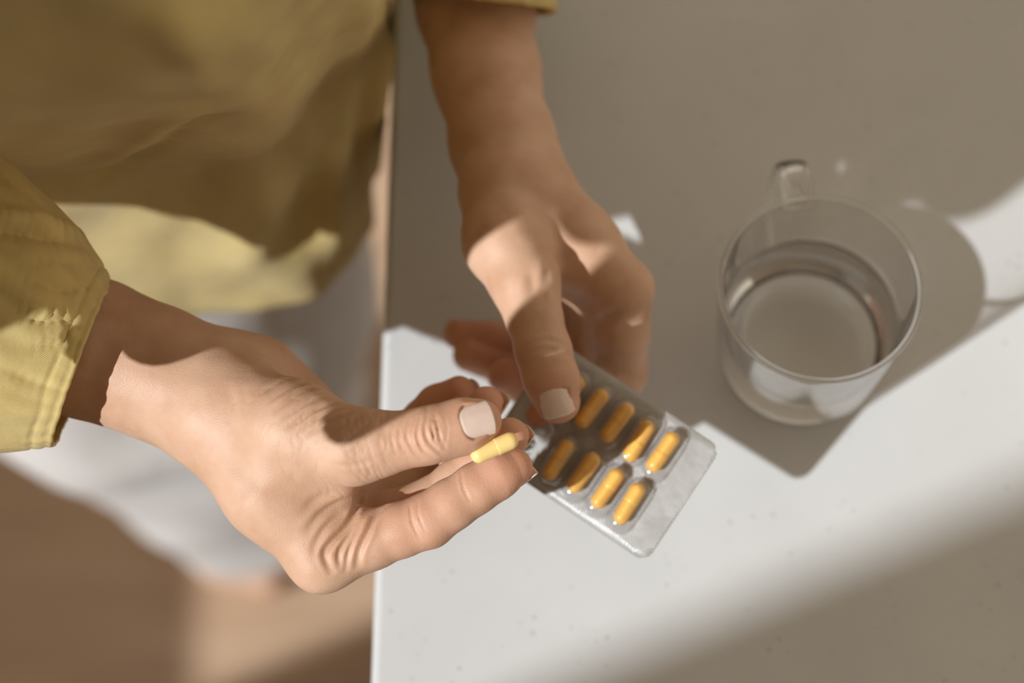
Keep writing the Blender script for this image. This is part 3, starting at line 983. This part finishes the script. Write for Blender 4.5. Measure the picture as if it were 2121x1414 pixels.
def sleeve(stations, nring, nu, folds, seams, wr_amp, seed, bulge):
    """stations: upper u,v, lower u,v, depth, half depth (mm); first station is the cuff edge"""
    st, tt = lerp_stations(stations, nring)
    G = np.zeros((nring, nu, 3))
    for j in range(nring):
        U = cpt(st[j, 0], st[j, 1], st[j, 4]); L = cpt(st[j, 2], st[j, 3], st[j, 4])
        c = 0.5 * (U + L); a = 0.5 * (U - L)
        ax = unit(cpt(st[min(j + 1, nring - 1), 0] + st[min(j + 1, nring - 1), 2], 0, 1) - 0) if False else None
        for i in range(nu):
            th = 2 * math.pi * i / nu
            cc, ss = math.cos(th), math.sin(th)
            e = 2.0 / 2.25
            cc2 = math.copysign(abs(cc) ** e, cc); ss2 = math.copysign(abs(ss) ** e, ss)
            G[j, i] = c + a * cc2 + np.array([0, 0, 1.0]) * ss2 * st[j, 5]
            # the edge of the cuff bows forward on the near side
            G[j, i] += np.array([bulge[0], bulge[1], 0]) * (ss * max(0, 1 - j / (nring * 0.35)))
    n = grid_normals(G)
    cen = G.mean(axis=1, keepdims=True)
    sgn = np.sign(np.mean(np.einsum('ijk,ijk->ij', n, G - cen)))
    n = n * sgn
    # length along cloth from the edge, in mm
    ln = np.concatenate([np.zeros((1, nu)), np.cumsum(np.linalg.norm(np.diff(G, axis=0), axis=2), axis=0)])
    D = np.zeros((nring, nu))
    for j in range(nring):
        for i in range(nu):
            th = 2 * math.pi * i / nu
            x = ln[j, i]
            q = Vector((math.cos(th) * 3.0, math.sin(th) * 3.0, x * 0.018 + seed))
            D[j, i] += wr_amp * (1.3 * noise.noise(q) + 0.6 * noise.noise(q * 2.4)) * min(1.0, 0.35 + x / 40.0)
            # puckers running in from the seam
            pk = noise.noise(Vector((math.cos(th) * 9, math.sin(th) * 9, x * 0.02 + seed + 5)))
            D[j, i] += 1.4 * pk * math.exp(-((x - 5.0) / 6.0) ** 2)
            for s0, dp, w in seams:
                D[j, i] -= dp * math.exp(-((x - s0) / w) ** 2)
            D[j, i] += 0.25 * math.exp(-((x - 0.6) / 0.7) ** 2)
    G = G + n * D[:, :, None]
    if folds:
        G = fold_lines(G, folds, sgn)
    return G, ln, n

R_SLEEVE = [
    (224, 596, 113, 915, 893, 35),
    (205, 556, 58, 921, 892, 37),
    (150, 478, -10, 922, 889, 41),
    (60, 385, -90, 915, 886, 46),
    (-40, 300, -170, 900, 884, 50),
    (-180, 205, -300, 860, 880, 54),
    (-360, 140, -430, 800, 868, 58),
    (-560, 40, -600, 700, 840, 62),
    (-700, -120, -760, 560, 790, 64),
]
R_FOLDS = [
    ([(-30, 448), (40, 455), (90, 468), (160, 484)], 4.2, 3.4),
    ([(-30, 478), (50, 484), (110, 498), (168, 512)], -4.0, 3.4),
    ([(30, 655), (90, 664), (145, 664)], -2.0, 1.7),
    ([(30, 641), (90, 648), (150, 650)], 2.0, 2.0),
    ([(100, 612), (150, 602), (190, 602)], -1.2, 1.8),
    ([(20, 560), (90, 590), (155, 612)], -1.5, 3.6),
    ([(0, 590), (70, 615), (140, 628)], 1.2, 3.0),
    ([(60, 722), (110, 716), (155, 716)], -1.5, 2.2),
    ([(70, 700), (120, 692), (165, 690)], 1.4, 2.0),
    ([(-10, 345), (60, 410), (110, 450)], -2.6, 3.0),
    ([(0, 378), (50, 430), (90, 460)], 1.8, 3.0),
    ([(60, 545), (120, 548), (190, 556)], -1.2, 2.0),
    ([(20, 770), (70, 790), (110, 800)], -0.8, 3.0),
]
GR, lnR, nR = sleeve(R_SLEEVE, 190, 200, R_FOLDS, [(2.6, 0.6, 0.55), (8.2, 0.75, 0.7)], 2.3, 0.0, (4.0, -2.0))
slr = grid_mesh('sleeve', c2w(GR.reshape(-1, 3)).reshape(GR.shape), M_SHIRT, shirt, uvscale=(0.25, 0.30), thick=0.0015)
slr['label'] = 'yellow sleeve ending in a double-stitched cuff'

L_SLEEVE = [
    (1146, 26, 858, -4, 1000, 33),
    (1146, 2, 852, -30, 1004, 35),
    (1142, -120, 846, -140, 1020, 40),
    (1130, -300, 836, -310, 1040, 46),
    (1090, -520, 800, -520, 1045, 52),
    (1020, -760, 720, -760, 990, 58),
]
GL, lnL, nL = sleeve(L_SLEEVE, 70, 90, [], [(2.6, 0.35, 0.6), (8.2, 0.45, 0.8)], 1.8, 3.0, (0.0, -3.0))
sll = grid_mesh('sleeve', c2w(GL.reshape(-1, 3)).reshape(GL.shape), M_SHIRT, shirt, uvscale=(0.25, 0.30), thick=0.0015)

def stitches(G, ln, n, rows, parent, step=2):
    V, F = [], []
    nring, nu = ln.shape
    for s0 in rows:
        pts = []
        for i in range(nu):
            j = int(np.searchsorted(ln[:, i], s0)); j = min(max(j, 1), nring - 1)
            t = (s0 - ln[j - 1, i]) / (ln[j, i] - ln[j - 1, i] + 1e-9)
            pts.append(G[j - 1, i] * (1 - t) + G[j, i] * t + n[j, i] * 0.06)
        P = np.array(pts + [pts[0]])
        d = np.concatenate([[0], np.cumsum(np.linalg.norm(np.diff(P, axis=0), axis=1))])
        s = 0.0
        while s + 1.5 < d[-1]:
            a = np.array([np.interp(s, d, P[:, k]) for k in range(3)]); b = np.array([np.interp(s + 1.5, d, P[:, k]) for k in range(3)])
            t = unit(b - a); x = unit(np.cross(t, [0.3, 0.2, 1.0])); y = np.cross(t, x)
            o = len(V)
            for p, w in ((a, 0.08), (0.5 * (a + b), 0.2), (b, 0.08)):
                for k in range(5):
                    an = 2 * math.pi * k / 5
                    V.append(p + (x * math.cos(an) + y * math.sin(an)) * w)
            for r in range(2):
                for k in range(5):
                    F.append((o + r * 5 + k, o + r * 5 + (k + 1) % 5, o + r * 5 + 5 + (k + 1) % 5, o + r * 5 + 5 + k))
            s += 2.1
    ob = mesh_obj('stitching', c2w(np.array(V)), F, M_THREAD, parent)
    ob['kind'] = 'stuff'
    return ob
stitches(GR, lnR, nR, (2.6, 8.2), slr)

# trousers
class Cloth(Flesh):
    def _ev(self, P):
        d = super()._ev(P)
        q = P * 0.001
        w = (np.sin(q[:, 0] * 55 + 3 * np.sin(q[:, 2] * 9)) * 0.5 + np.sin(q[:, 2] * 26 + q[:, 0] * 21 + 1.0) * 0.6 + np.sin(q[:, 2] * 47 - q[:, 0] * 33 + 2.0) * 0.35)
        return d - 4.0 * w
tr_core = [wcone((-0.32, 0.20, 0.92), (-0.20, 0.20, 0.92), 0.125, 0.125)]
tr_limbs = [
    [wcone((-0.30, 0.195, 0.90), (-0.262, 0.165, 0.52), 0.118, 0.098), wcone((-0.262, 0.165, 0.52), (-0.225, 0.185, 0.085), 0.098, 0.072)],
    [wcone((-0.205, 0.205, 0.90), (-0.185, 0.175, 0.52), 0.112, 0.092), wcone((-0.185, 0.175, 0.52), (-0.195, 0.195, 0.085), 0.092, 0.066)],
]
class Trousers(Cloth):
    def bounds(self, pad):
        return super().bounds(pad + 8)
f_tr = Trousers(tr_core, [tr_limbs[0] + tr_limbs[1]], 30, 45, 25)
tv, tq, tn = surface(f_tr, 6.0)
tro = mesh_obj('trousers', tv * 0.001, tq, M_TROUSER, person)
tro['label'] = 'loose cream trousers'


# ------------------------------------------------------------------ capsules and blister
def capsule_mesh(length, r, x0, x1, closed0, closed1, nu=28):
    """part of a capsule along x between x0 and x1 (a lathe)"""
    prof = []
    hl = length / 2
    xs = []
    if closed0:
        for k in range(9): xs.append((-hl + r - r * math.cos(k / 8 * math.pi / 2), r * math.sin(k / 8 * math.pi / 2)))
    else:
        xs.append((x0, r * 0.86)); xs.append((x0, r * 0.97)); xs.append((x0 + 0.00015, r))
    for k in range(1, 7): 
        a = xs[-1][0]; b = (hl - r) if closed1 else x1
        xs.append((a + (b - a) * k / 6 if k < 6 else b, r))
    if closed1:
        for k in range(1, 9): xs.append((hl - r + r * math.sin(k / 8 * math.pi / 2), r * math.cos(k / 8 * math.pi / 2)))
    V, F = [], []
    for x, rr in xs:
        for k in range(nu):
            a = 2 * math.pi * k / nu
            V.append((x, rr * math.cos(a), rr * math.sin(a)))
    for j in range(len(xs) - 1):
        for k in range(nu):
            F.append((j * nu + k, j * nu + (k + 1) % nu, (j + 1) * nu + (k + 1) % nu, (j + 1) * nu + k))
    return V, F

CL, CR = 0.0190, 0.00335
def capsule_parts(mat):
    Vb, Fb = capsule_mesh(CL, CR * 0.965, 0, CL * 0.2, True, False)
    Vc, Fc = capsule_mesh(CL, CR, 0.0005, 0, False, True)
    me = []
    for nm, V, F in (('capsule_body', Vb, Fb), ('capsule_cap', Vc, Fc)):
        m = bpy.data.meshes.new(nm); m.from_pydata(V, [], F); m.shade_smooth(); m.materials.append(mat); me.append(m)
    return me
caps_mesh = capsule_parts(M_CAPS)

def basis(x, z, o):
    x = unit(x); z = unit(z - (z @ x) * x); y = np.cross(z, x)
    return Matrix(((x[0], y[0], z[0], o[0]), (x[1], y[1], z[1], o[1]), (x[2], y[2], z[2], o[2]), (0, 0, 0, 1)))

def add_capsule(M, label, group=None, meshes=caps_mesh):
    r = empty('capsule', M)
    tag(r, label, 'capsule', group)
    for m in meshes:
        o = bpy.data.objects.new(m.name, m); COL.objects.link(o); o.parent = r
    return r

# blister pack
PITCH, ROW = 0.0114, 0.0248
BL, BW = 0.082, 0.056
b0 = pw(1244, 932, 931)
bx = unit(pw(1365, 944, 920) - pw(1187, 826, 930))       # towards the free end
by_ = unit(pw(1244 + 34, 932 - 47, 925) - pw(1244 - 34, 932 + 47, 925))
bz = unit(np.cross(bx, by_))
MB = basis(bx, bz, b0)
blister = empty('blister_pack', MB)
tag(blister, 'silver foil blister pack with orange capsules pinched under a thumb', 'blister pack')

def rounded_rect(L, W, r, n=10):
    pts = []
    for cx_, cy_, a0 in ((L / 2 - r, W / 2 - r, 0), (-L / 2 + r, W / 2 - r, 90), (-L / 2 + r, -W / 2 + r, 180), (L / 2 - r, -W / 2 + r, 270)):
        for k in range(n + 1):
            a = math.radians(a0 + 90 * k / n)
            pts.append((cx_ + r * math.cos(a), cy_ + r * math.sin(a)))
    return pts
from mathutils.geometry import delaunay_2d_cdt
def sheet(outer, holes, z, thick, inner_step=0.003, amp=0.0):
    pts = [Vector(p) for p in outer]; edges = [(i, (i + 1) % len(outer)) for i in range(len(outer))]
    faces = []
    for h in holes:
        o = len(pts); pts += [Vector(p) for p in h]; edges += [(o + i, o + (i + 1) % len(h)) for i in range(len(h))]
    L = max(p[0] for p in outer); W = max(p[1] for p in outer)
    x = -L + inner_step
    while x < L:
        y = -W + inner_step
        while y < W:
            pts.append(Vector((x + random.uniform(-.3, .3) * inner_step, y + random.uniform(-.3, .3) * inner_step)))
            y += inner_step
        x += inner_step
    v, e, f, *_ = delaunay_2d_cdt(pts, edges, [], 0, 1e-7)
    def inside(p, poly):
        c = False; j = len(poly) - 1
        for i in range(len(poly)):
            a, b = poly[i], poly[j]
            if (a[1] > p[1]) != (b[1] > p[1]) and p[0] < (b[0] - a[0]) * (p[1] - a[1]) / (b[1] - a[1]) + a[0]: c = not c
            j = i
        return c
    F = []
    for t in f:
        c = sum((v[k] for k in t), Vector((0, 0))) / len(t)
        if inside(c, outer) and not any(inside(c, h) for h in holes): F.append(tuple(t))
    V = [(p.x, p.y, z + amp * noise.noise(Vector((p.x * 140, p.y * 140, 3.3)))) for p in v]
    return V, F
outer = rounded_rect(BL, BW, 0.0055)
ex, ey = -2 * PITCH, -ROW / 2                              # the emptied pocket
hole = []
for k in range(26):
    a = 2 * math.pi * k / 26
    rr = 1.0 + 0.16 * math.sin(5 * a + 1) + random.uniform(-0.1, 0.1)
    hole.append((ex + 0.0040 * math.cos(a) * rr - 0.0006, ey + 0.0090 * math.sin(a) * rr))
V, F = sheet(outer, [hole], 0.0, 0, 0.0035, 0.00025)
foil = mesh_obj('foil_sheet', V, F, M_FOIL); foil.parent = blister
md = foil.modifiers.new('t', 'SOLIDIFY'); md.thickness = 0.0003; md.offset = -1
foil['label'] = 'silver foil backing with an embossed grid and one torn pocket'
# torn foil flaps at the emptied pocket
fv, ff = [], []
for k in range(0, 26, 2):
    p, q = hole[k], hole[(k + 2) % 26]
    mid = ((p[0] + q[0]) / 2 * 0.55 + ex * 0.45 , (p[1] + q[1]) / 2 * 0.55 + ey * 0.45)
    o = len(fv)
    fv += [(p[0], p[1], -0.0001), (q[0], q[1], -0.0001), (mid[0] + random.uniform(-.001, .001), mid[1] + random.uniform(-.002, .002), -0.0035 - random.uniform(0, .002))]
    ff.append((o, o + 1, o + 2))
fl = mesh_obj('torn_foil', fv, ff, M_FOIL, smooth=False); fl.parent = blister

def bubble_mesh():
    """stadium dome, long axis y"""
    hw, hl, h = 0.0052, 0.0117, 0.0068
    V, F = [], []
    nr, na = 9, 36
    for j in range(nr + 1):
        t = j / nr
        a = t * math.pi / 2
        k = 1 - 0.30 * math.sin(a) ** 1.0 if j < nr else 0.0
        # profile: steep wall then rounded crown
        rr = math.cos(a) ** 0.55 if j < nr else 0.0
        z = h * math.sin(a) ** 0.9
        flare = 0.0010 * math.exp(-t * 9)
        for i in range(na):
            an = 2 * math.pi * i / na
            c, s = math.cos(an), math.sin(an)
            x = (hw * rr + flare) * c
            y = (hl - hw) * (1 if s >= 0 else -1) * (min(1, abs(s) * 6)) + (hw * rr + flare) * s
            V.append((x, y, z + 0.0001))
    for j in range(nr):
        for i in range(na):
            F.append((j * na + i, j * na + (i + 1) % na, (j + 1) * na + (i + 1) % na, (j + 1) * na + i))
    m = bpy.data.meshes.new('bubble'); m.from_pydata(V, [], F); m.shade_smooth(); m.materials.append(M_FILM)
    return m
bub = bubble_mesh()
n_c = 0
cap_labels = {(2, 1): 'orange capsule in the end pocket beside the embossed edge, farther row from the emptied pocket',
              (2, -1): 'orange capsule in the end pocket in the same row as the emptied pocket'}
for row in (1, -1):
    for c in range(-2, 3):
        o = bpy.data.objects.new('bubble', bub); COL.objects.link(o); o.parent = blister
        o.location = (c * PITCH, row * ROW / 2, 0)
        if (c, row) == (-2, -1): continue
        off_ = Matrix.Translation((c * PITCH + random.uniform(-.0006, .0004), row * ROW / 2 + random.uniform(-.0012, .0012), CR + 0.0004)) @ Matrix.Rotation(math.radians(90 * (1 if random.random() < .5 else -1)) + random.uniform(-.06, .06), 4, 'Z') @ Matrix.Rotation(random.uniform(0, 3), 4, 'X')
        if row == 1 and c == -2: lab = 'orange capsule half hidden under the thumb on the blister'
        elif row == 1: lab = {-1: 'orange blister capsule just past the thumb, in the full row', 0: 'orange blister capsule in the middle of the full row', 1: 'orange blister capsule last but one in the full row', 2: 'orange blister capsule at the free end of the full row'}[c]
        else: lab = {-1: 'orange blister capsule next to the emptied pocket', 0: 'orange blister capsule in the middle of the row with the emptied pocket', 1: 'orange blister capsule second from the free end in the emptied row', 2: 'orange blister capsule at the free end of the row with the emptied pocket'}[c]
        add_capsule(MB @ off_, lab, 'orange capsules in the blister pack')

# the loose capsule between thumb and index finger
ca, cb = pw(975, 949, 846), pw(1072, 906, 849)
xm = unit(cb - ca)
loose = capsule_parts(M_CAPS2)
add_capsule(basis(xm, -FWD, cb - xm * CL / 2), 'single pale yellow capsule pinched between thumb and index finger', None, loose)


# ------------------------------------------------------------------ mug and water
def lathe(prof, nu=96):
    V, F = [], []
    for r, z in prof:
        for k in range(nu):
            a = 2 * math.pi * k / nu
            V.append((r * math.cos(a), r * math.sin(a), z))
    n = len(prof)
    for j in range(n - 1):
        for k in range(nu):
            F.append((j * nu + k, j * nu + (k + 1) % nu, (j + 1) * nu + (k + 1) % nu, (j + 1) * nu + k))
    return V, F
MUG_H = 0.086
rim_c = pz(1700, 594, TABLE_Z + MUG_H)
mug = empty('glass_mug', Matrix.Translation((rim_c[0], rim_c[1], TABLE_Z + 0.0004)))
tag(mug, 'clear glass mug with a loop handle standing on the worktop', 'mug')
RO = 0.0426
def outer_r(z):
    t = max(0.0, min(1.0, z / MUG_H))
    r = 0.0352 + (RO - 0.0352) * (t ** 0.8)
    if z < 0.012: r -= 0.0085 * (1 - z / 0.012) ** 2.2
    return r
prof = []
TH = 0.0019
zs = [0.0002, 0.001, 0.002, 0.004, 0.006, 0.009, 0.012] + [0.012 + (MUG_H - 0.0135) * k / 18 for k in range(1, 19)]
prof.append((0.0001, 0.0012)); prof.append((0.012, 0.0012)); prof.append((0.020, 0.0008)); prof.append((0.0235, 0.0002))
for z in zs: prof.append((outer_r(z), z))
zt = MUG_H - 0.0015
for k in range(1, 8):
    a = math.pi * k / 8
    prof.append((RO - TH * 0.55 + TH * 0.62 * math.cos(a), zt + TH * 0.75 * math.sin(a)))
for z in reversed(zs):
    if z > 0.0055: prof.append((outer_r(z) - TH, z))
prof.append((0.020, 0.0048)); prof.append((0.0001, 0.0045))
V, F = lathe(prof)
mg = mesh_obj('mug_body', V, F, M_GLASS); mg.parent = mug
# rounded bead of the lip
V, F = [], []
for k in range(96):
    a = 2 * math.pi * k / 96
    for i in range(10):
        b_ = 2 * math.pi * i / 10
        rr = RO - TH * 0.5 + 0.0012 * math.cos(b_)
        V.append((rr * math.cos(a), rr * math.sin(a), MUG_H - 0.0005 + 0.0011 * math.sin(b_)))
for k in range(96):
    for i in range(10):
        F.append((k * 10 + i, ((k + 1) % 96) * 10 + i, ((k + 1) % 96) * 10 + (i + 1) % 10, k * 10 + (i + 1) % 10))
rm = mesh_obj('rim', V, F, M_GLASS_RIM); rm.parent = mug
# water
WZ = 0.046
wp = [(0.0001, 0.0044), (0.020, 0.0047)]
for z in zs:
    if 0.0055 < z < WZ: wp.append((outer_r(z) - TH + 0.00012, z))
wp.append((outer_r(WZ) - TH + 0.00012, WZ + 0.0008)); wp.append((outer_r(WZ) - TH - 0.0008, WZ + 0.0002)); wp.append((outer_r(WZ) - TH - 0.003, WZ)); wp.append((0.0001, WZ))
V, F = lathe(wp)
wt = mesh_obj('water', V, F, M_WATER)
wt.matrix_basis = mug.matrix_basis.copy()
tag(wt, 'clear still water half filling the glass mug', 'water')
# handle: flat glass loop behind the mug, on the side away from the camera
def loop_handle():
    path = []
    ang0 = math.radians(97)
    ctrl = [(RO - 0.0012, 0.074), (RO + 0.009, 0.0755), (RO + 0.0185, 0.073), (RO + 0.0235, 0.064), (RO + 0.024, 0.048), (RO + 0.0205, 0.034), (RO + 0.011, 0.025), (outer_r(0.022) - 0.0008, 0.022)]
    pts = [np.array(p) for p in ctrl]
    dense = []
    for i in range(len(pts) - 1):
        p0, p1, p2, p3 = pts[max(i - 1, 0)], pts[i], pts[i + 1], pts[min(i + 2, len(pts) - 1)]
        for k in range(8):
            t = k / 8
            dense.append(0.5 * (2 * p1 + (p2 - p0) * t + (2 * p0 - 5 * p1 + 4 * p2 - p3) * t * t + (3 * p1 - p0 - 3 * p2 + p3) * t ** 3))
    dense.append(pts[-1])
    dense = np.array(dense)
    tg = np.gradient(dense, axis=0); tg /= np.linalg.norm(tg, axis=1, keepdims=True)
    V, F = [], []
    nu = 16
    er = np.array([math.cos(ang0), math.sin(ang0), 0]); et = np.array([-math.sin(ang0), math.cos(ang0), 0])
    for p, t in zip(dense, tg):
        nrm = np.array([-t[1], t[0]])
        for k in range(nu):
            a = 2 * math.pi * k / nu
            w = 0.0066 * math.copysign(abs(math.cos(a)) ** 0.7, math.cos(a)); d = 0.0021 * math.sin(a)
            q = p + nrm * d
            V.append(er * q[0] + et * w + np.array([0, 0, q[1]]))
    for j in range(len(dense) - 1):
        for k in range(nu):
            F.append((j * nu + k, j * nu + (k + 1) % nu, (j + 1) * nu + (k + 1) % nu, (j + 1) * nu + k))
    F.append(tuple(range(nu - 1, -1, -1))); F.append(tuple(range(len(V) - nu, len(V))))
    return V, F
V, F = loop_handle()
hd = mesh_obj('handle', V, F, M_GLASS_HANDLE); hd.parent = mug

for o in (wt, rm, hd):
    o.cycles.is_caustics_caster = True
for o in COL.objects:
    if o.name.startswith('worktop'):
        o.cycles.is_caustics_receiver = True
